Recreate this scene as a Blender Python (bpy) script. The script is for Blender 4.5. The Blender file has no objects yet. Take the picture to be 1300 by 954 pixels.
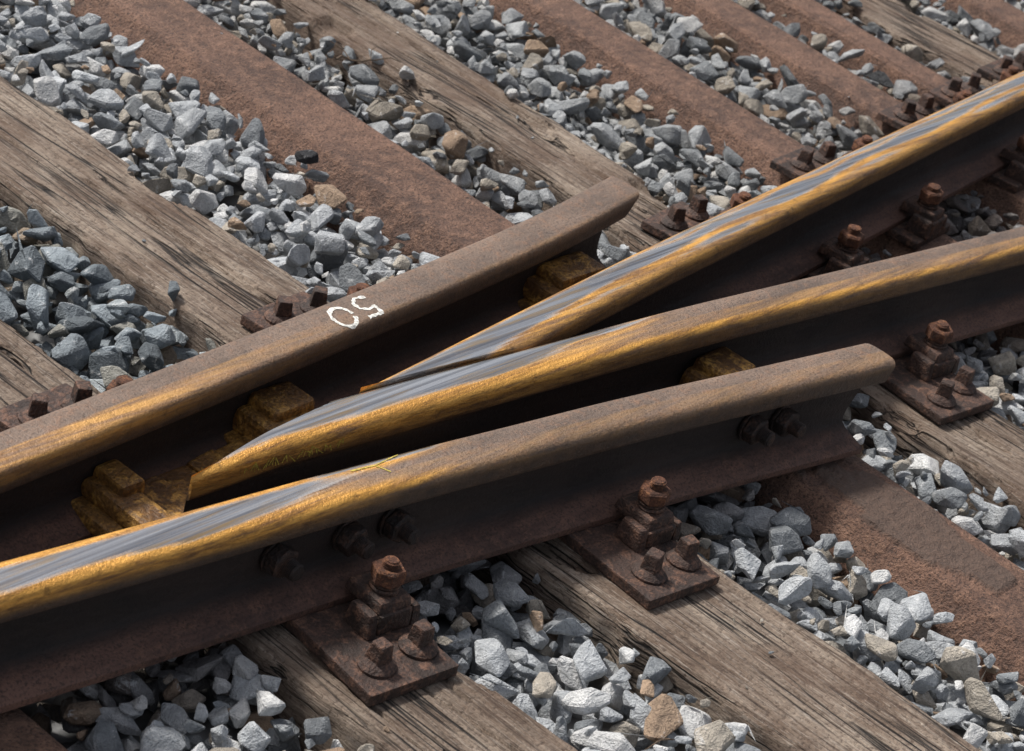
import bpy, bmesh, math, random
import numpy as np
from mathutils import Vector, Matrix, noise, kdtree
random.seed(7); rng=np.random.default_rng(11)
scene=bpy.context.scene
col=scene.collection
def ss(a,b,x):
    t=max(0.0,min(1.0,(x-a)/(b-a))) if b!=a else 0
    return t*t*(3-2*t)
def lerp_pts(P,x):
    if x<=P[0][0]:
        a,b=P[0],P[1]
    elif x>=P[-1][0]:
        a,b=P[-2],P[-1]
    else:
        for i in range(len(P)-1):
            if P[i][0]<=x<=P[i+1][0]:
                a,b=P[i],P[i+1];break
    t=(x-a[0])/(b[0]-a[0]); return a[1]+(b[1]-a[1])*t
def smooth_line(P,x,w=.12):
    return sum(lerp_pts(P,x+w*k/3.0) for k in (-3,-2,-1,0,1,2,3))/7.0
# ---------------------------------------------------------------- track geometry (metres)
A_FAR=[(-1.2,.205),(-.75,.230),(-.308,.258),(.167,.293),(.45,.322),(.70,.362)]
LBP=[(-.593,.048),(-.138,.094),(.494,.163),(2.081,.305),(4,.47)]
C_NEAR=[(-.593,.045),(-.1,-.003),(.415,-.053),(1.372,-.172),(4,-.50)]
D_FAR=[(-1.2,.06),(-.92,.022),(-.623,-.013),(-.337,-.046),(.14,-.114),(.68,-.207)]
def yA(x): return smooth_line(A_FAR,x)-.035
def LB(x): return smooth_line(LBP,x,.05)
def yB(x): return LB(x)-.035
def yC(x): return smooth_line(C_NEAR,x,.09)+.035
def yD(x): return smooth_line(D_FAR,x)-.035
def midline(x):
    cf=yC(x)+.035; bn=LB(x)-.07
    return cf if bn<=cf else (cf+bn)/2
BASE=.02
lower=[(.0345,.1135),(.031,.1115),(.020,.1070),(.012,.1020),(.0085,.096),(.0075,.088),(.0072,.070),(.0078,.050),(.0095,.040),(.013,.033),(.021,.0275),(.034,.0225),(.048,.0175),(.0600,.0125),(.0625,.0105),(.0628,.006),(.0620,.0)]
half=[(0,.150),(.004,.14998),(.008,.1499),(.012,.1498),(.016,.1496),(.020,.1492),(.024,.1485),(.0275,.1473),(.0305,.1454),(.0328,.1428),(.0342,.1395),(.035,.135),(.0353,.127),(.0355,.120),(.0355,.1165)]+lower
half_sharp=[(0,.150),(.004,.150),(.008,.14998),(.012,.1499),(.016,.1498),(.020,.1496),(.024,.1493),(.0275,.1489),(.0305,.1481),(.0328,.1465),(.0343,.1442),(.0350,.1405),(.0353,.130),(.0355,.120),(.0355,.1165)]+lower
# ---------------------------------------------------------------- node helpers
def newmat(name):
    m=bpy.data.materials.new(name); m.use_nodes=True
    nt=m.node_tree; b=nt.nodes['Principled BSDF']; return m,nt,b
def mixc(nt,fac,a,b,mode='MIX'):
    n=nt.nodes.new('ShaderNodeMix'); n.data_type='RGBA'; n.blend_type=mode
    for s,v in ((0,fac),(6,a),(7,b)):
        if hasattr(v,'is_output'): nt.links.new(v,n.inputs[s])
        else: n.inputs[s].default_value=v if s==0 else (*v,1)
    return n.outputs[2]
def mth(nt,op,a,b=0.0,clamp=False):
    n=nt.nodes.new('ShaderNodeMath'); n.operation=op; n.use_clamp=clamp
    for s,v in ((0,a),(1,b)):
        if hasattr(v,'is_output'): nt.links.new(v,n.inputs[s])
        else: n.inputs[s].default_value=v
    return n.outputs[0]
def ramp(nt,fac,stops):
    n=nt.nodes.new('ShaderNodeValToRGB'); nt.links.new(fac,n.inputs[0])
    e=n.color_ramp.elements
    while len(e)<len(stops): e.new(.5)
    for el,(p,c) in zip(e,stops):
        el.position=p; el.color=(c,c,c,1) if not isinstance(c,tuple) else (*c,1)
    return n.outputs[0]
def noiset(nt,scale,detail=4,rough=.6,stretch=(1,1,1),dist=0):
    tc=nt.nodes.new('ShaderNodeTexCoord'); mp=nt.nodes.new('ShaderNodeMapping')
    mp.inputs['Scale'].default_value=stretch
    nt.links.new(tc.outputs['Object'],mp.inputs[0])
    n=nt.nodes.new('ShaderNodeTexNoise'); n.inputs['Scale'].default_value=scale
    n.inputs['Detail'].default_value=detail; n.inputs['Roughness'].default_value=rough; n.inputs['Distortion'].default_value=dist
    nt.links.new(mp.outputs[0],n.inputs['Vector']); return n.outputs['Fac']
def bump(nt,b,h,strength,dist):
    n=nt.nodes.new('ShaderNodeBump'); n.inputs['Strength'].default_value=strength; n.inputs['Distance'].default_value=dist
    nt.links.new(h,n.inputs['Height']); nt.links.new(n.outputs[0],b.inputs['Normal']); return n
# ---------------------------------------------------------------- materials
def rust_material(name,dark,mid,light,rough=.75,scale=30,metal=0.0,bstr=.6):
    m,nt,b=newmat(name)
    n1=noiset(nt,scale*.5,4,.65); n2=noiset(nt,scale*8,3,.7); n3=noiset(nt,scale*2,4,.6)
    c=mixc(nt,ramp(nt,n1,[(.38,0.0),(.62,1.0)]),dark,mid)
    c=mixc(nt,ramp(nt,n3,[(.5,0.0),(.68,.9)]),c,light)
    c=mixc(nt,ramp(nt,n2,[(.35,.65),(.6,0.0)]),c,tuple(x*.3 for x in dark))
    nt.links.new(c,b.inputs['Base Color'])
    b.inputs['Roughness'].default_value=rough; b.inputs['Metallic'].default_value=metal
    h=mth(nt,'ADD',n2,mth(nt,'MULTIPLY',n3,1.8))
    bump(nt,b,h,bstr,.004)
    return m
M_RUST=rust_material('fastening_rust',(.035,.020,.015),(.088,.046,.033),(.175,.088,.055),rough=.7)
M_THREAD=rust_material('bolt_rust',(.07,.028,.015),(.16,.060,.030),(.27,.115,.05),rough=.8,scale=60)
M_BLOCK=rust_material('block_rust',(.13,.060,.018),(.36,.180,.040),(.55,.30,.07),rough=.55,scale=22)
def steel_sleeper_mat():
    m,nt,b=newmat('steel_sleeper_rust')
    a=nt.nodes.new('ShaderNodeAttribute'); a.attribute_name='flake'
    n1=noiset(nt,5,5,.7); n2=noiset(nt,210,3,.75); n3=noiset(nt,38,5,.75)
    c=mixc(nt,ramp(nt,n1,[(.38,0.0),(.62,1.0)]),(.095,.050,.034),(.200,.108,.072))
    c=mixc(nt,ramp(nt,n3,[(.48,0.0),(.68,.8)]),c,(.28,.155,.100))
    c=mixc(nt,ramp(nt,n3,[(.30,.9),(.44,0.0)]),c,(.060,.034,.026))
    c=mixc(nt,ramp(nt,n2,[(.36,1.0),(.5,0.0)]),c,(.045,.025,.018))
    c=mixc(nt,ramp(nt,n2,[(.60,0.0),(.72,.5)]),c,(.32,.20,.14))
    c=mixc(nt,mth(nt,'MULTIPLY',a.outputs['Fac'],.75),c,(.085,.058,.045))
    nt.links.new(c,b.inputs['Base Color']); b.inputs['Roughness'].default_value=.75
    bump(nt,b,mth(nt,'ADD',n2,mth(nt,'MULTIPLY',n3,2.5)),.9,.006)
    return m
M_SSL=steel_sleeper_mat()
def rail_mat():
    m,nt,b=newmat('rail_steel')
    def attr(n):
        a=nt.nodes.new('ShaderNodeAttribute'); a.attribute_name=n; return a.outputs['Fac']
    sh,og,ft,fl,sd=attr('shine'),attr('orange'),attr('foot'),attr('flange'),attr('side')
    n1=noiset(nt,9,4,.62,(.5,1.6,1.6)); nf=noiset(nt,230,3,.7); ns=noiset(nt,30,4,.7,(.16,3,3)); nm=noiset(nt,48,5,.75)
    nl=noiset(nt,60,3,.6,(.03,2.6,2.6))
    hd=mixc(nt,ramp(nt,n1,[(.35,0.0),(.65,1.0)]),(.100,.070,.053),(.205,.140,.102))
    hd=mixc(nt,ramp(nt,nm,[(.50,0.0),(.72,.7)]),hd,(.25,.13,.072))
    hd=mixc(nt,sd,hd,mixc(nt,ramp(nt,nm,[(.35,0.0),(.65,1.0)]),(.034,.022,.016),(.085,.050,.030)))  # shade on the head sides is painted into the rust colour
    hd=mixc(nt,ramp(nt,nm,[(.28,.7),(.42,0.0)]),hd,(.045,.030,.025))
    hd=mixc(nt,ramp(nt,nf,[(.35,.7),(.50,0.0)]),hd,(.05,.033,.025))
    wb=mixc(nt,ramp(nt,n1,[(.35,0.0),(.7,1.0)]),(.011,.007,.006),(.030,.017,.013))  # web rust near black, shadow under the head painted in
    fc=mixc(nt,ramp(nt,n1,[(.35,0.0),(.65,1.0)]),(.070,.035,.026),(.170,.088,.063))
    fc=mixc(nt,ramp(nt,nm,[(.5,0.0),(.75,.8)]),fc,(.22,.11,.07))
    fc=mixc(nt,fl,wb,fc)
    fc=mixc(nt,ramp(nt,nf,[(.35,.7),(.52,0.0)]),fc,(.02,.012,.01))
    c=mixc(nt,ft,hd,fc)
    oo=mixc(nt,ramp(nt,ns,[(.35,0.0),(.62,1.0)]),(.34,.15,.028),(.80,.42,.095))
    oo=mixc(nt,ramp(nt,nm,[(.3,.6),(.43,0.0)]),oo,(.12,.06,.02))
    of=mth(nt,'MULTIPLY',og,ramp(nt,ns,[(.28,.35),(.56,1.4)]),True)
    c=mixc(nt,of,c,oo)
    sf0=mth(nt,'ADD',sh,mth(nt,'MULTIPLY',mth(nt,'SUBTRACT',ns,.5),1.5))
    sf0=mth(nt,'ADD',sf0,mth(nt,'MULTIPLY',mth(nt,'SUBTRACT',nf,.5),.35))
    sf0=mth(nt,'ADD',sf0,mth(nt,'MULTIPLY',mth(nt,'SUBTRACT',nl,.5),.9))
    sf0=mth(nt,'MULTIPLY',sf0,mth(nt,'MULTIPLY',sh,4.0,True))
    sf=ramp(nt,sf0,[(.30,0.0),(.78,1.0)])
    sc=mixc(nt,ramp(nt,nl,[(.35,0.0),(.65,1.0)]),(.22,.22,.235),(.68,.665,.65))
    sc=mixc(nt,ramp(nt,ns,[(.50,0.0),(.68,.85)]),sc,(.55,.35,.15))
    c=mixc(nt,sf,c,sc)
    nt.links.new(c,b.inputs['Base Color'])
    met=mth(nt,'MAXIMUM',mth(nt,'MULTIPLY',sf,.95),mth(nt,'MULTIPLY',of,.5)); nt.links.new(met,b.inputs['Metallic'])
    r=mth(nt,'SUBTRACT',.55,mth(nt,'MULTIPLY',sf,.30)); r=mth(nt,'SUBTRACT',r,mth(nt,'MULTIPLY',of,.12))
    r=mth(nt,'ADD',r,mth(nt,'MULTIPLY',mth(nt,'SUBTRACT',ns,.5),.35)); r=mth(nt,'ADD',r,mth(nt,'MULTIPLY',ft,.2))
    nt.links.new(r,b.inputs['Roughness'])
    bn=bump(nt,b,mth(nt,'ADD',mth(nt,'ADD',nf,mth(nt,'MULTIPLY',nm,2.0)),mth(nt,'MULTIPLY',nl,.5)),.5,.003)
    nt.links.new(mth(nt,'SUBTRACT',.55,mth(nt,'MULTIPLY',sf,.48)),bn.inputs['Strength'])
    return m
M_RAIL=rail_mat()
def wood_mat():
    m,nt,b=newmat('weathered_wood')
    oi=nt.nodes.new('ShaderNodeObjectInfo')
    g=noiset(nt,95,5,.78,(1.0,.045,1),.15); g2=noiset(nt,260,4,.75,(1,.07,1),.1); n1=noiset(nt,8,5,.7,(1,.6,1)); nk=noiset(nt,26,3,.5,(1,.05,1),.35)
    n5=noiset(nt,3.5,3,.6); nd=noiset(nt,120,3,.7)
    c=mixc(nt,ramp(nt,n1,[(.38,0.0),(.60,1.0)]),(.19,.130,.092),(.39,.31,.24))
    c=mixc(nt,ramp(nt,g,[(.38,.9),(.52,0.0)]),c,(.085,.054,.038))
    c=mixc(nt,ramp(nt,g2,[(.52,0.0),(.70,.75)]),c,(.53,.46,.39))
    c=mixc(nt,ramp(nt,nd,[(.34,.7),(.46,0.0)]),c,(.08,.05,.035))
    crack=ramp(nt,nk,[(.478,0.0),(.5,1.0),(.522,0.0)])
    crk=mth(nt,'MULTIPLY',crack,ramp(nt,noiset(nt,7,3,.5,(1,.4,1)),[(.42,0.0),(.52,1.0)]))
    c=mixc(nt,crk,c,(.014,.010,.008))
    c=mixc(nt,mth(nt,'MULTIPLY',oi.outputs['Random'],.55),c,(.45,.41,.38),'MULTIPLY')
    c=mixc(nt,ramp(nt,n5,[(.48,0.0),(.66,.6)]),c,(.14,.085,.058))
    nt.links.new(c,b.inputs['Base Color']); b.inputs['Roughness'].default_value=.88
    h=mth(nt,'ADD',g,mth(nt,'MULTIPLY',g2,.6)); h=mth(nt,'SUBTRACT',h,mth(nt,'MULTIPLY',crk,1.8)); h=mth(nt,'ADD',h,mth(nt,'MULTIPLY',nd,.5))
    bump(nt,b,h,1.0,.010)
    return m
M_WOOD=wood_mat()
def stone_mat():
    m,nt,b=newmat('ballast_stone')
    a=nt.nodes.new('ShaderNodeAttribute'); a.attribute_name='stone_col'
    n1=noiset(nt,42,4,.7,(1,1,1),.4); n2=noiset(nt,300,3,.7); 
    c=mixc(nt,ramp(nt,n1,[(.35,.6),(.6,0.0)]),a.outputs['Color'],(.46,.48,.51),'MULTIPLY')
    c=mixc(nt,ramp(nt,n1,[(.60,0.0),(.68,.5)]),c,(.76,.76,.76))
    c=mixc(nt,ramp(nt,n2,[(.35,.5),(.55,0.0)]),c,(.55,.55,.55),'MULTIPLY')
    nt.links.new(c,b.inputs['Base Color']); b.inputs['Roughness'].default_value=.8
    bump(nt,b,mth(nt,'ADD',n2,mth(nt,'MULTIPLY',n1,3.0)),.8,.006)
    return m
M_STONE=stone_mat()
def ground_mat():
    m,nt,b=newmat('ground_gravel')
    tc=nt.nodes.new('ShaderNodeTexCoord'); v=nt.nodes.new('ShaderNodeTexVoronoi'); v.inputs['Scale'].default_value=22
    nt.links.new(tc.outputs['Object'],v.inputs['Vector'])
    s=nt.nodes.new('ShaderNodeSeparateColor'); nt.links.new(v.outputs['Color'],s.inputs[0])
    c=mixc(nt,s.outputs[0],(.14,.14,.14),(.38,.38,.38))
    c=mixc(nt,ramp(nt,v.outputs['Distance'],[(.3,0.0),(.7,.9)]),c,(.04,.036,.032))
    nt.links.new(c,b.inputs['Base Color']); b.inputs['Roughness'].default_value=.9
    bump(nt,b,mth(nt,'SUBTRACT',1.0,v.outputs['Distance']),1,.02)
    return m
M_GROUND=ground_mat()
def plain(name,c,r=.8):
    m,nt,b=newmat(name); n=noiset(nt,260,3,.7)
    cc=mixc(nt,ramp(nt,n,[(.42,.75),(.56,0.0)]),c,tuple(x*.35 for x in c)); nt.links.new(cc,b.inputs['Base Color']); b.inputs['Roughness'].default_value=r
    return m
M_PAINT=plain('white_paint',(.80,.78,.72)); M_YEL=plain('yellow_chalk',(.60,.47,.08)); M_TWIG=plain('dry_twig',(.12,.08,.05))
# ---------------------------------------------------------------- rails
def obj(name,me,mats):
    o=bpy.data.objects.new(name,me); col.objects.link(o)
    for m in mats: me.materials.append(m)
    return o
SEED={'A':1.3,'B':4.7,'C':8.1,'D':12.9}
def head_attr(kind,x,t,z):
    top=ss(.137,.146,z); side_n=(1 if t<0 else 0)*ss(.112,.12,z); side_f=(1 if t>0 else 0)*ss(.112,.12,z)
    sh=og=0.0
    w=noise.noise(Vector((x*3,.3,SEED[kind])))*.22
    w2=noise.noise(Vector((x*7,2.3,SEED[kind])))*.2
    if kind=='D':
        end=-.42+.12*t+w*.4
        k=1-ss(end-.16,end+.05,x)
        sh=top*k*(1-ss(.35,.8,t+w))*(1-ss(.30,.85,-t+w2))
        k2=1-ss(-.42,-.16,x)
        og=max(top*k2*ss(.15,.55,t+w)*(1-ss(.9,1.1,t)*.4), side_n*.85*(1-ss(-.60,-.30,x))*ss(.122,.142,z))
        og=max(og,top*k2*ss(.2,.65,-t+w2)*.95)
        og=max(og,side_n*.10*ss(.13,.142,z))
        sh=max(sh,top*ss(.45,.7,t)*ss(-.50,-.42,x)*(1-ss(-.28,-.20,x))*.95)
    elif kind=='C':
        k=1-ss(-.02,.16,x-.12*t+w*.5)
        sh=top*k*(1-ss(.10,.75,-t+w))
        sh=max(sh,top*.95*ss(.25,.55,t)*(1-ss(.22,.42,x))*ss(-.2,0,x))
        band=ss(.0,.45,-t+w)*top*(1-ss(.12,.38,x))
        og=max(band,side_n*(.9-.72*ss(-.15,.40,x))*(.35+.65*ss(.122,.142,z)),top*ss(.50,.78,-t)*(.85-.35*ss(.5,1.4,x)))
        og=max(og,top*.7*ss(-.1,.05,x)*(1-ss(.2,.45,x))*ss(-.2,.4,t))
    elif kind=='B':
        sh=top*(1-ss(.45,.9,abs(t-.08)+w*.6))
        b1=math.exp(-((t+.30+w*2.0)/.22)**2)*(1.0-.2*ss(1.2,2.2,x))
        b2=math.exp(-((t-.45+w2*1.5)/.14)**2)*.75*ss(.2,.7,x)
        sh*=1-.92*max(b1*ss(-.1,.3,x),b2)
        og=max(top*b1,top*b2,top*ss(.6,.8,t)*.7,side_n*(.12+.35*ss(.128,.142,z)),side_f*.25,top*ss(.6,.85,-t)*.6)
        og=max(og,top*ss(1.5,2.3,x)*.75)
    elif kind=='A':
        og=side_n*.60*(1-ss(-.45,-.05,x))*ss(.120,.14,z)*(.6+w*2)
        og=max(og,.16*ss(.6,.9,-t)*top*(.5+w*2))
        og=max(0,og)
    return sh,og
def build_rail(name,kind,x0,x1,yc,lo=None,hi=None,cut=None,solid=None,dip=None):
    H=half_sharp if kind=='A' else half
    xs=[];x=x0
    while x<x1-1e-6:
        xs.append(x); x+= (.004 if (cut and x>x1-.09) else .010) if -1.1<x<3.2 else .06
    xs.append(x1)
    prof=[(y,z) for y,z in reversed(H)]+[(-y,z) for y,z in H[1:]]
    n=len(prof); V=[];AT={'shine':[],'orange':[],'foot':[],'flange':[],'side':[]}
    for x in xs:
        c=yc(x)
        for (py,pz) in prof:
            y=py; z=pz
            xx=x
            if cut: xx=min(x,x1-min(.15-pz,cut[1])*cut[0])
            c2=yc(xx) if cut else c
            if solid and .025<pz<.115:
                s=solid(x); 
                if abs(y)<.030: y=math.copysign(abs(y)+(.030-abs(y))*s,py)
            Y=c2+y
            if lo: Y=max(Y,lo(x))
            if hi: Y=min(Y,hi(x))
            if dip and pz>.11: z-=dip(x)
            if pz>.10:
                q=noise.noise(Vector((x*5,py*12,SEED[kind])))*.0008; z+=q
            elif pz<.02: z+=noise.noise(Vector((x*22,py*40,SEED[kind])))*.0006
            V.append((xx,Y,BASE+z))
            a,b=head_attr(kind,x,(Y-c)/.035,pz)
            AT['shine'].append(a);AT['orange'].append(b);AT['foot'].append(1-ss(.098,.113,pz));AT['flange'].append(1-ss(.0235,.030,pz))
            AT['side'].append(1-ss(.134,.1445,pz))  # weight of the painted shade below the head top
    F=[]
    for i in range(len(xs)-1):
        for j in range(n-1):
            a=i*n+j; F.append((a,a+n,a+n+1,a+1))
        a=i*n+n-1; F.append((a,a+n,i*n+n,i*n))
    F.append(tuple(range(n))); F.append(tuple(reversed(range((len(xs)-1)*n,len(xs)*n))))
    me=bpy.data.meshes.new(name); me.from_pydata(V,[],F)
    for nm,d in AT.items():
        at=me.attributes.new(nm,'FLOAT','POINT'); at.data.foreach_set('value',d)
    me.polygons.foreach_set('use_smooth',[True]*len(me.polygons)); me.update()
    bm=bmesh.new(); bm.from_mesh(me)
    if cut: bmesh.ops.remove_doubles(bm,verts=[v for v in bm.verts if v.co.x>x1-.12],dist=.00005)
    bmesh.ops.recalc_face_normals(bm,faces=bm.faces)
    for e in bm.edges:
        if len(e.link_faces)==2 and e.calc_face_angle(0)>math.radians(35): e.smooth=False
    bm.to_mesh(me); bm.free()
    return obj(name,me,[M_RAIL])
build_rail('wing_rail','A',-3.0,.692,yA,cut=(1.15,.05))
build_rail('wing_rail','D',-3.0,.655,yD,cut=(.45,.12))
build_rail('crossing_point_rail','C',-.585,6.5,yC,hi=lambda x:midline(x) if x>-.3 else min(midline(x),LB(x)),
           solid=lambda x:1-ss(-.15,.15,x),dip=lambda x:.012*(1-ss(-.585,-.42,x)))
build_rail('crossing_splice_rail','B',-.235,6.5,yB,lo=lambda x:min(midline(x)+.0022,LB(x)-.0004),solid=lambda x:1-ss(-.05,.25,x))
# ---------------------------------------------------------------- primitive builders
def p_box(bm,c,s,bev=.002,mat=0,taper=1.0,rot=0,shear=(0,0)):
    r=bmesh.ops.create_cube(bm,size=1.0); vs=r['verts']
    for v in vs:
        x,y,z=v.co; k=taper if z>0 else 1
        v.co=Vector((x*s[0]*k+(shear[0] if z>0 else 0),y*s[1]*k+(shear[1] if z>0 else 0),z*s[2]))
    M=Matrix.Translation(c)@Matrix.Rotation(rot,4,'Z')
    fs={f for v in vs for f in v.link_faces}; es={e for v in vs for e in v.link_edges}
    for f in fs:f.material_index=mat
    if bev>0:
        rr=bmesh.ops.bevel(bm,geom=list(es),offset=bev,segments=2,affect='EDGES',profile=.6)
        vs=list({v for f in rr['faces'] for v in f.verts}|{v for v in vs if v.is_valid})
        for f in rr['faces']: f.material_index=mat
    bmesh.ops.transform(bm,matrix=M,verts=vs)
def p_lathe(bm,c,prof,seg=20,mat=0,rot=0,tilt=None,smooth=False):
    rings=[]
    M=Matrix.Translation(c)
    if tilt: M=M@tilt
    M=M@Matrix.Rotation(rot,4,'Z')
    for r,z in prof:
        if r<1e-6: rings.append([bm.verts.new(M@Vector((0,0,z)))])
        else: rings.append([bm.verts.new(M@Vector((r*math.cos(2*math.pi*i/seg),r*math.sin(2*math.pi*i/seg),z))) for i in range(seg)])
    for a,b in zip(rings,rings[1:]):
        for i in range(seg):
            j=(i+1)%seg
            if len(a)==1 and len(b)==1: continue
            if len(a)==1: f=bm.faces.new((a[0],b[i],b[j]))
            elif len(b)==1: f=bm.faces.new((a[i],b[0],a[j]))
            else: f=bm.faces.new((a[i],b[i],b[j],a[j]))
            f.material_index=mat; f.smooth=smooth
def thread(bm,c,r,h,mat=1,tilt=None):
    pr=[(0,0)];z=0;
    while z<h-.002:
        pr+= [(r,z+.0004),(r*.88,z+.0014)]; z+=.0026
    pr+=[(r*.8,h-.0005),(0,h)]
    p_lathe(bm,c,pr,18,mat,tilt=tilt)
def nut(bm,c,r,h,mat=1,rot=0,tilt=None):
    p_lathe(bm,c,[(0,0),(r*.9,0),(r,.0025),(r,h-.003),(r*.88,h),(0,h)],6,mat,rot,tilt)
def square_screw(bm,x,y,z):
    rot=random.uniform(0,1.5)
    p_lathe(bm,(x,y,z),[(0,0),(.026,0),(.0265,.004),(.022,.009),(.015,.013),(0,.013)],20,0)
    p_box(bm,(x,y,z+.024),(.026,.026,.028),.003,0,.82,rot)
def finish(bm,name,mats,jit=.0006):
    for v in bm.verts:
        v.co+=noise.noise_vector(v.co*60)*jit*1.6
    bmesh.ops.recalc_face_normals(bm,faces=bm.faces)
    me=bpy.data.meshes.new(name); bm.to_mesh(me); bm.free()
    return obj(name,me,mats)
def fastening(x,y0,side,yaw=0.0,screws=True,plate=True,depth=.165):
    bm=bmesh.new(); s=side
    zt=.0205
    if plate:
        p_box(bm,(x,y0+s*(depth/2-.01),.0105),(.150,depth+.02,.017),.003,0)
    xb=x+(.036 if screws else .0); oy=.014 if screws else .002
    p_box(bm,(xb-.038,y0+s*(.036+oy),zt+.015),(.018,.050,.038),.005,0,.82)
    p_box(bm,(xb+.040,y0+s*(.036+oy),zt+.011),(.016,.046,.030),.004,0,.82)
    p_box(bm,(xb+.002,y0+s*(.016+oy),zt+.033),(.058,.074,.020),.005,0,.90)
    p_box(bm,(xb+.002,y0+s*(.046+oy),zt+.012),(.056,.024,.030),.004,0,1)
    tl=Matrix.Rotation(random.uniform(-.07,.07),4,'X')@Matrix.Rotation(random.uniform(-.07,.07),4,'Y')
    bx,by=xb+.004,y0+s*(.022+oy)
    p_lathe(bm,(bx,by,zt+.043),[(0,0),(.020,0),(.021,.003),(.020,.0055),(.0165,.006),(.0165,.007),(.0195,.0075),(.020,.011),(0,.0115)],22,0,tilt=tl)
    nut(bm,Vector((bx,by,zt+.0545)),.0235,.022,1,random.uniform(0,1),tl)
    thread(bm,Vector((bx,by,zt+.0765)),.0120,random.uniform(.009,.015),1,tl)
    if screws:
        square_screw(bm,x-.030,y0+s*random.uniform(.115,.126),.019); square_screw(bm,x+.046,y0+s*random.uniform(.108,.118),.019)
    o=finish(bm,'rail_fastening',[M_RUST,M_THREAD],.0010)
    if yaw:
        o.data.transform(Matrix.Translation((x,y0,0))@Matrix.Rotation(yaw,4,'Z')@Matrix.Translation((-x,-y0,0)))
    return o
FH=.0625
for x,k in ((-.455,1),(.045,1),): fastening(x,yD(x)-FH,-1,yaw=-.10+random.uniform(-.06,.06))
for x in (.945,): fastening(x,yC(x)-FH,-1,yaw=-.12)
for x in (1.43,1.93,2.43,): fastening(x,yC(x)-FH,-1,yaw=-.12,screws=True)
for x in (-.49,.035): fastening(x,yA(x)+FH,1,yaw=.07)
for x in (.985,1.47,1.94,2.19,2.45,2.83): fastening(x,yB(x)+FH,1,yaw=.09+random.uniform(-.05,.05))
for x in (1.12,1.46,1.93,2.42): fastening(x,yB(x)-FH,-1,yaw=.09,screws=False,depth=.06)
for x in (1.46,1.93,2.42): fastening(x,yC(x)+FH,1,yaw=-.12,screws=False,depth=.06)
for x in (-1.0,): fastening(x,yA(x)+FH,1)
def web_bolt(x,y,z,side):
    bm=bmesh.new(); tl=Matrix.Rotation(math.radians(90*( 1 if side<0 else -1)),4,'X')
    p_lathe(bm,(x,y,z),[(0,0),(.024,0),(.025,.004),(0,.005)],20,0,tilt=tl)
    nut(bm,Vector((x,y+side*.004,z)),.023,.022,0,random.uniform(0,1),tl)
    thread(bm,Vector((x,y+side*.025,z)),.0125,.022,0,tl)
    finish(bm,'web_bolt',[M_WBOLT,M_WBOLT])
M_WBOLT=rust_material('web_bolt_rust',(.018,.011,.009),(.042,.023,.017),(.085,.042,.027),rough=.7)
for x in (-.53,-.41,-.33,.375,.445): web_bolt(x,yD(x)-.007,BASE+.068,-1)
def spacer(x0,x1,ya,yb,z0=.045,z1=.110,nose=0):
    bm=bmesh.new(); xc=(x0+x1)/2; wy=abs(ya(xc)-yb(xc)); cy=(ya(xc)+yb(xc))/2
    p_box(bm,(xc,cy,(z0+z1)/2-.008),(x1-x0,wy-.012,z1-z0-.016),.010,0,.95)
    p_box(bm,(xc+.01,cy+.25*wy,(z0+z1)/2),((x1-x0)*.8,wy*.42,z1-z0),.007,0,.90)
    p_box(bm,(xc,cy,z0-.004),(x1-x0+.05,wy-.02,.022),.006,0,.97)
    finish(bm,'spacer_block',[M_BLOCK],.0012)
spacer(.39,.55,yA,lambda x:LB(x)-.03,z1=.100)
spacer(-.33,-.22,yA,lambda x:LB(x)-.01,z1=.102)
spacer(-.625,-.570,yA,lambda x:.045,z1=.092)
spacer(.42,.53,yC,yD,z1=.100); spacer(-.25,-.12,yC,yD,z1=.09)
bm=bmesh.new()
for i in range(7):
    x=-.585+.055*i; p_box(bm,(x,(yA(x)+LB(x))/2-.01,.046),(.058,abs(yA(x)-LB(x))-.05,.018+.006*(i%2)),.005,0,.95,.07)
finish(bm,'filler_casting',[M_BLOCK],.0015)
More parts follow.
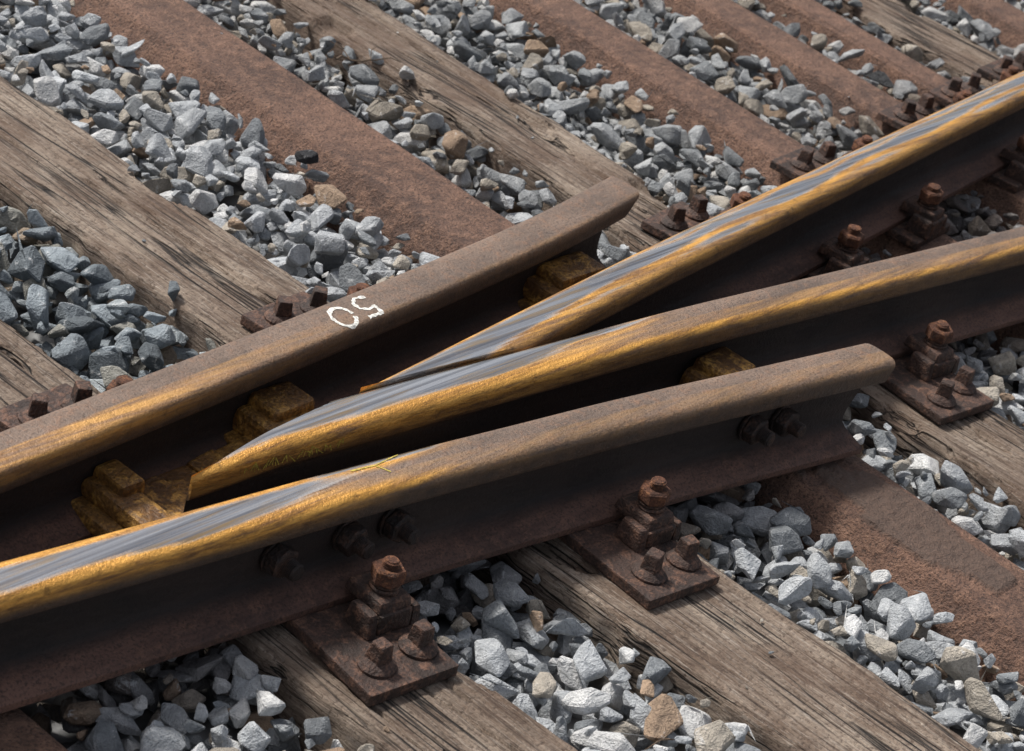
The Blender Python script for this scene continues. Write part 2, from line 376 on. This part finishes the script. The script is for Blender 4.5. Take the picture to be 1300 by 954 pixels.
# ---------------------------------------------------------------- sleepers
SL=[('wood',-.475,-.49,.108),('wood',.022,.026,.122),('steel',.535,.63,.120),('wood',.90,1.035,.102),('steel',1.42,1.58,.094),('steel',1.87,2.03,.088),('steel',2.12,2.29,.070),('wood',2.37,2.52,.095),('steel',2.74,2.90,.09),
    ('steel',-1.0,-1.02,.12),('wood',-1.55,-1.58,.125),('wood',-2.1,-2.15,.125),('wood',3.2,3.4,.11),('steel',3.7,3.95,.11),('wood',4.2,4.5,.11)]
def slx(s,y):
    return s[1]+(s[2]-s[1])*(y+.4)/1.8
Y0,Y1=-1.3,2.3
for si,s in enumerate(SL):
    V=[];F=[];FLK=[]
    if s[0]=='wood':
        hw=s[3]; us=[-1,-1,-.995,-.975,-.95]+[i/26 for i in range(-24,25)]+[.95,.975,.995,1,1]
        ys=np.arange(Y0,Y1,.010); n=len(us)
        for y in ys:
            for j,u in enumerate(us):
                e=noise.noise(Vector((si*9.1,y*6,0 if u<0 else 5)))*.012+noise.noise(Vector((si*3.1,y*28,0 if u<0 else 5)))*.005
                x=slx(s,y)+u*hw+(e if abs(u)>.94 else 0)
                z=0.0
                if j in(0,n-1): z=-.16
                elif j in (1,n-2): z=-.024
                elif abs(u)>.99: z=-.010
                elif abs(u)>.97: z=-.004
                elif abs(u)>.94: z=-.001
                if j not in (0,n-1):
                    z+=noise.noise(Vector((x*7,y*2.2,si*4.0)))*.006
                    z+=noise.noise(Vector((x*80,y*3.5,si*7.0)))*.0025
                    cr=abs(noise.noise(Vector((x*15,y*.9,si*2.0+9)))) 
                    if cr<.05 and noise.noise(Vector((x*5,y*1.7,si+3)))>-.15: z-=.018*(1-cr/.05)
                    ch=noise.noise(Vector((x*10+3,y*6,si)))
                    if ch>.36 and abs(u)>.45: z-=.020*min(1,(ch-.36)*10)
                V.append((x,y,z))
    else:
        hw=s[3]; top=hw*.64
        pr=[(-hw-.01,-.10),(-hw,-.05),(-hw+.004,-.042),(-top-.006,-.005),(-top,-.0015),(-top+.006,0)]+[(top*k/8.0,.0006) for k in range(-7,8)]+[(top-.006,0),(top,-.0015),(top+.006,-.005),(hw-.004,-.042),(hw,-.05),(hw+.01,-.10)]
        ys=np.arange(Y0,Y1,.008 if si==2 else .02); n=len(pr)
        for y in ys:
            for px,pz in pr:
                x=slx(s,y)+px+noise.noise(Vector((px*20,y*5,si)))*.0016
                z=pz+.004+noise.noise(Vector((px*8+si,y*4,1)))*.002; fk=0.0
                if si==2 and -.62<y<-.25 and abs(px)<top:
                    q=noise.noise(Vector((px*22,y*9,4)))+.9-abs(y+.42)*4.5-abs(px+.01)*5
                    fk=ss(.0,.12,q); z+=.0055*fk+.003*fk*noise.noise(Vector((px*60,y*60,4)))
                V.append((x,y,z)); FLK.append(fk)
    m=len(ys)
    for i in range(m-1):
        for j in range(n-1):
            a=i*n+j; F.append((a,a+1,a+n+1,a+n))
    F.append(tuple(range(n))); F.append(tuple(reversed(range((m-1)*n,m*n))))
    nm='wooden_sleeper' if s[0]=='wood' else 'steel_sleeper'
    me=bpy.data.meshes.new(nm); me.from_pydata(V,[],F); me.update()
    if s[0]=='steel':
        at=me.attributes.new('flake','FLOAT','POINT'); at.data.foreach_set('value',FLK)
    else:
        me.polygons.foreach_set('use_smooth',[True]*len(me.polygons))
    obj(nm,me,[M_WOOD if s[0]=='wood' else M_SSL])
# ---------------------------------------------------------------- ground + ballast
bm=bmesh.new(); bmesh.ops.create_grid(bm,x_segments=4,y_segments=4,size=150)
me=bpy.data.meshes.new('ground'); bm.to_mesh(me); bm.free()
g=obj('ground',me,[M_GROUND]); g.location.z=-.095
def rock(npts,bev):
    bm=bmesh.new(); sc=(1.05,random.uniform(.62,.95),random.uniform(.45,.82))
    for i in range(npts):
        v=Vector((random.gauss(0,1),random.gauss(0,1),random.gauss(0,1))).normalized()*random.uniform(.82,1.15)
        bm.verts.new((v.x*sc[0],v.y*sc[1],v.z*sc[2]))
    bmesh.ops.convex_hull(bm,input=bm.verts)
    bmesh.ops.delete(bm,geom=[v for v in bm.verts if not v.link_faces],context='VERTS')
    bmesh.ops.dissolve_limit(bm,angle_limit=math.radians(14),verts=bm.verts,edges=bm.edges)
    if bev: bmesh.ops.bevel(bm,geom=list(bm.edges),offset=.07,segments=1,affect='EDGES')
    bmesh.ops.triangulate(bm,faces=bm.faces); bmesh.ops.recalc_face_normals(bm,faces=bm.faces)
    vs=np.array([v.co[:] for v in bm.verts],dtype=np.float32); fs=np.array([[v.index for v in f.verts] for f in bm.faces],dtype=np.int32)
    bm.free(); return vs,fs
ROCKS=[rock(random.randint(11,18),True) for _ in range(60)]
LOW=[rock(11,False) for _ in range(20)]
POLY=[(.39,1.58),(3.07,.78),(.24,-.83),(-.96,-.08)]
def inside(x,y,margin):
    for i in range(4):
        a=POLY[i];b=POLY[(i+1)%4]; dx,dy=b[0]-a[0],b[1]-a[1]; L=math.hypot(dx,dy)
        d=((x-a[0])*dy-(y-a[1])*dx)/L
        if d<-margin: return False
    return True
def sleeper_clear(x,y,r,k):
    for s in SL:
        d=abs(x-slx(s,y))-s[3]
        if d<(k+(.12 if s[0]=='steel' else 0))*r: return False
    return True
def near_rail(x,y):
    ds=[abs(y-yC(x)) if x>-.6 else 9,abs(y-yB(x)) if x>-.3 else 9,abs(y-yA(x)) if x<.7 else 9,abs(y-yD(x)) if x<.66 else 9]
    return min(ds)
def between(x,y):
    up=yA(x) if x<.7 else yB(x); lo=yD(x) if x<.66 else yC(x)
    return lo<y<up
STONES=[]
def surf(x,y): return noise.noise(Vector((x*2.3,y*2.3,3)))*.012
def stone_color(x,y):
    q=random.random()
    if q<.48: l=random.uniform(.40,.60); c=(l*.965,l,l*1.03)
    elif q<.70: l=random.uniform(.19,.34); c=(l*.94,l*1.0,l*1.05)
    elif q<.83: l=random.uniform(.62,.80); c=(l,l*.995,l*.98)
    elif q<.95: l=random.uniform(.32,.50); c=(l*1.08,l*.96,l*.80)
    else: l=random.uniform(.26,.38); c=(l*1.25,l*.88,l*.6)
    c=np.array(c)
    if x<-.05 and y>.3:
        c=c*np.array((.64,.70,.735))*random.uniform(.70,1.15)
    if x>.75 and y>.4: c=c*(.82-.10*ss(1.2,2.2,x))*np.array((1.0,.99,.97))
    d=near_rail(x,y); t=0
    if between(x,y): t=.88  # greasy brown between the rails, with the black shadows there painted in
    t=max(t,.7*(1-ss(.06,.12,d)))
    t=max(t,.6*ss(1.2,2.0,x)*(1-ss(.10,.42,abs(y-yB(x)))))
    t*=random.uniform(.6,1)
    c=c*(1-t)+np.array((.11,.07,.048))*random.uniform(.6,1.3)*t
    if abs(x-.455)<.004 and abs(y-.82)<.004: c=np.array((.02,.02,.024))
    return c
def add(x,y,z,r,low=False): STONES.append((x,y,z,r,low))
def layer(margin,sp,z,rmin,rmax,keep,k,big=0,low=False,excl=None,x0=-1.6,x1=3.8,y0=-1.5,y1=2.3):
    pts=[]
    if big:
        tries=int((x1-x0)*(y1-y0)*big*3)
        grid={}
        for _ in range(tries):
            x=random.uniform(x0,x1);y=random.uniform(y0,y1)
            bl=(x<.0 and y>.3)
            if not bl and random.random()<.35: continue
            if not inside(x,y,margin): continue
            r=random.uniform(.028,.041 if bl else .035)
            if not sleeper_clear(x,y,r,.72): continue
            key=(int(x//.07),int(y//.07)); bad=False
            for i in(-1,0,1):
                for j in(-1,0,1):
                    for q in grid.get((key[0]+i,key[1]+j),()):
                        if (q[0]-x)**2+(q[1]-y)**2<(.85*(q[2]+r))**2: bad=True
            if bad: continue
            grid.setdefault(key,[]).append((x,y,r)); pts.append((x,y,r))
        kd=kdtree.KDTree(len(pts)); 
        for i,p in enumerate(pts): kd.insert((p[0],p[1],0),i)
        kd.balance()
        for p in pts:
            zz=z+surf(p[0],p[1])
            if near_rail(p[0],p[1])<.09: zz=min(zz,-.004-p[2]*.7)
            add(p[0],p[1],zz,p[2])
    ny=int((y1-y0)/sp); nx=int((x1-x0)/sp)
    for i in range(nx):
        for j in range(ny):
            x=x0+(i+(.5 if j%2 else 0)+random.uniform(-.42,.42))*sp; y=y0+(j+random.uniform(-.42,.42))*sp
            if random.random()>keep: continue
            if excl and excl(x,y): continue
            if margin is not None and not inside(x,y,margin): continue
            r=rmin+(rmax-rmin)*random.random()**1.5
            if not sleeper_clear(x,y,r,k): continue
            if big and len(pts):
                co,idx,d=kd.find((x,y,0))
                if d<.78*(pts[idx][2]+r): continue
            zz=z+surf(x,y)+random.uniform(-.006,.006)
            if near_rail(x,y)<.085: zz=min(zz,-.004-r*.7)
            add(x,y,zz,r,low)
layer(.2,.040,-.062,.020,.030,1,.45,low=True)
layer(.22,.032,-.034,.012,.026,.98,.60,big=150)
layer(.22,.036,-.012,.009,.025,.64,.70,big=110)
layer(None,.05,-.05,.02,.034,1,.6,low=True,excl=lambda x,y:inside(x,y,.2),x0=-3,x1=5.5,y0=-2.3,y1=3.0)
for _ in range(110):
    s=random.choice(SL[:9]); y=random.uniform(-.7,1.5); x=slx(s,y)+random.uniform(-1,1)*s[3]*.9
    if near_rail(x,y)<.09: continue
    r=random.uniform(.0015,.005); add(x,y,r*.5,r)
for _ in range(22):
    s=random.choice([q for q in SL[:9] if q[0]=='wood']); y=random.uniform(.45,1.4); x=slx(s,y)+random.choice((-1,1))*s[3]*random.uniform(.82,1.0)
    r=random.uniform(.012,.020); add(x,y,r*.45,r)
add(.455,.82,.012,.024)
VV=[];FF=[];CC=[];off=0
for (x,y,z,r,low) in STONES:
    vs,fs=random.choice(LOW if low else ROCKS)
    q=Matrix.Rotation(random.uniform(0,6.28),3,'Z')@Matrix.Rotation(random.gauss(0,.38),3,'X')@Matrix.Rotation(random.gauss(0,.38),3,'Y')
    R=np.array(q,dtype=np.float32)
    v=(vs*r*np.array((1.15,1.05,1.05),dtype=np.float32))@R.T+np.array((x,y,z),dtype=np.float32)
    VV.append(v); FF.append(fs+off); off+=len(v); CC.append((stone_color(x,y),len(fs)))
VV=np.concatenate(VV);FF=np.concatenate(FF)
me=bpy.data.meshes.new('ballast_gravel')
me.vertices.add(len(VV)); me.vertices.foreach_set('co',VV.ravel())
me.loops.add(len(FF)*3); me.loops.foreach_set('vertex_index',FF.ravel())
me.polygons.add(len(FF)); me.polygons.foreach_set('loop_start',np.arange(0,len(FF)*3,3,dtype=np.int32))
me.update(calc_edges=True)
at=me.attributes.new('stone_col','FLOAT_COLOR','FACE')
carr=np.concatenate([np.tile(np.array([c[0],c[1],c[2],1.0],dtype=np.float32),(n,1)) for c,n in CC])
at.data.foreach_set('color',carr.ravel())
me.polygons.foreach_set('use_smooth',np.zeros(len(FF),dtype=bool))
obj('ballast_gravel',me,[M_STONE])
# ---------------------------------------------------------------- twig lying on the ballast
bm=bmesh.new()
def tube(P,r0,r1):
    prev=None
    for i,p in enumerate(P):
        r=r0+(r1-r0)*i/(len(P)-1); d=(P[min(i+1,len(P)-1)]-P[max(i-1,0)]).normalized(); a=d.orthogonal().normalized(); b=d.cross(a)
        ring=[bm.verts.new(p+a*r*math.cos(k*1.0472)+b*r*math.sin(k*1.0472)) for k in range(6)]
        if prev:
            for k in range(6): bm.faces.new((prev[k],prev[(k+1)%6],ring[(k+1)%6],ring[k]))
        prev=ring
tw=[Vector((.79+.016*i,1.08-.006*i+.008*math.sin(i*1.3),.024+.004*math.sin(i*2))) for i in range(9)]
tube(tw,.0022,.0011); tube([tw[4],tw[4]+Vector((.02,.02,.008)),tw[4]+Vector((.05,.03,.006))],.0014,.0007)
tube([tw[2],tw[2]+Vector((.01,.03,.006)),tw[2]+Vector((.0,.06,.012))],.0014,.0007)
finish(bm,'dry_twig',[M_TWIG],.0003)
# ---------------------------------------------------------------- painted marks
def top_z(x,y,yc,H):
    d=abs(y-yc(x)); 
    for (a,za),(b,zb) in zip(H,H[1:]):
        if a<=d<=b: return BASE+za+(zb-za)*(d-a)/(b-a)
    return BASE+.12
def marks(name,strokes,w,yc,mat,lift=.0009,side=False,H=half):
    V=[];F=[]
    for pts in strokes:
        P=[]
        for a,b in zip(pts,pts[1:]):
            n=max(2,int((Vector(b)-Vector(a)).length/.002))
            for i in range(n): P.append(Vector(a).lerp(Vector(b),i/n))
        P.append(Vector(pts[-1])); o=len(V)
        for i,p in enumerate(P):
            t=(P[min(i+1,len(P)-1)]-P[max(i-1,0)]).normalized(); nrm=Vector((-t.y,t.x))
            ww=w*(1+.8*noise.noise(Vector((p.x*150,p.y*150,1))))/2
            for k in(-1,0,1):
                q=p+nrm*ww*k
                if side: V.append((q.x,yc(q.x)-.0355-lift,q.y))
                else: V.append((q.x,q.y,top_z(q.x,q.y,yc,H)+lift))
        for i in range(len(P)-1):
            for k in(0,1): a=o+i*3+k; F.append((a,a+1,a+4,a+3))
    me=bpy.data.meshes.new(name); me.from_pydata(V,[],F); me.update(); return obj(name,me,[mat])
cx0=-.120; cy0=yA(cx0)-.008
O=[(cx0+.020*math.cos(a)+.003*math.sin(a),cy0+.023*math.sin(a)) for a in [i*2*math.pi/22 for i in range(22)]]
fx=-.064; fy=yA(fx)-.006
five=[(-.017,-.023),(.011,-.022),(.012,-.005),(-.002,-.008),(-.014,-.001),(-.014,.013),(-.002,.024),(.017,.020)]
five=[(fx+a*1.05,fy+b) for a,b in five]
marks('painted_number',[O,five],.0060,yA,M_PAINT,H=half_sharp)
marks('yellow_chalk_mark',[[(-.40,yD(-.4)+.018),(-.36,yD(-.36)+.016),(-.31,yD(-.31)+.027)],[(-.36,yD(-.36)+.014),(-.352,yD(-.352)-.004)]],.0020,yD,M_YEL)
scr=[]
xx=-.50
while xx<-.33:
    scr.append([(xx,BASE+.122+random.uniform(-.003,.006)),(xx+random.uniform(-.006,.008),BASE+.131+random.uniform(-.004,.005)),(xx+random.uniform(.002,.012),BASE+.121+random.uniform(-.003,.006))]); xx+=random.uniform(.007,.016)
marks('yellow_chalk_mark',scr,.0013,yC,M_YEL,side=True)
# ---------------------------------------------------------------- light
w=bpy.data.worlds.new("World"); scene.world=w; w.use_nodes=True; nt=w.node_tree
sky=nt.nodes.new('ShaderNodeTexSky'); sky.sky_type='NISHITA'; sky.sun_disc=False
d=Vector((-.10,.58,.80)).normalized()
el=math.asin(d.z); sky.sun_elevation=el; sky.sun_rotation=math.atan2(d.x,d.y); sky.dust_density=4
hs=nt.nodes.new('ShaderNodeHueSaturation'); hs.inputs['Saturation'].default_value=.45
nt.links.new(sky.outputs[0],hs.inputs['Color'])
bg=nt.nodes['Background']; nt.links.new(hs.outputs[0],bg.inputs[0]); bg.inputs[1].default_value=.135
L=bpy.data.lights.new('sun','SUN'); L.energy=3.8; L.angle=math.radians(7); L.color=(1,.965,.91)
lo=bpy.data.objects.new('sun',L); col.objects.link(lo); lo.rotation_euler=d.to_track_quat('Z','Y').to_euler(); lo.location=(0,0,5)
# ---------------------------------------------------------------- camera
cam=bpy.data.cameras.new('camera'); co=bpy.data.objects.new('camera',cam); col.objects.link(co)
X=Vector((.628,-.735,.255)).normalized(); Z=Vector((-.740,-.4627,.488)).normalized(); Yv=Z.cross(X).normalized(); X=Yv.cross(Z)
M=Matrix(((X.x,Yv.x,Z.x,-2.590),(X.y,Yv.y,Z.y,-1.619),(X.z,Yv.z,Z.z,1.878),(0,0,0,1)))
co.matrix_world=M; cam.lens=85.85; cam.sensor_width=36; cam.clip_end=500; cam.clip_start=.05
cam.dof.use_dof=True; cam.dof.focus_distance=3.5; cam.dof.aperture_fstop=11
scene.camera=co
scene.view_settings.view_transform='Standard'; scene.view_settings.look='None'; scene.view_settings.exposure=0
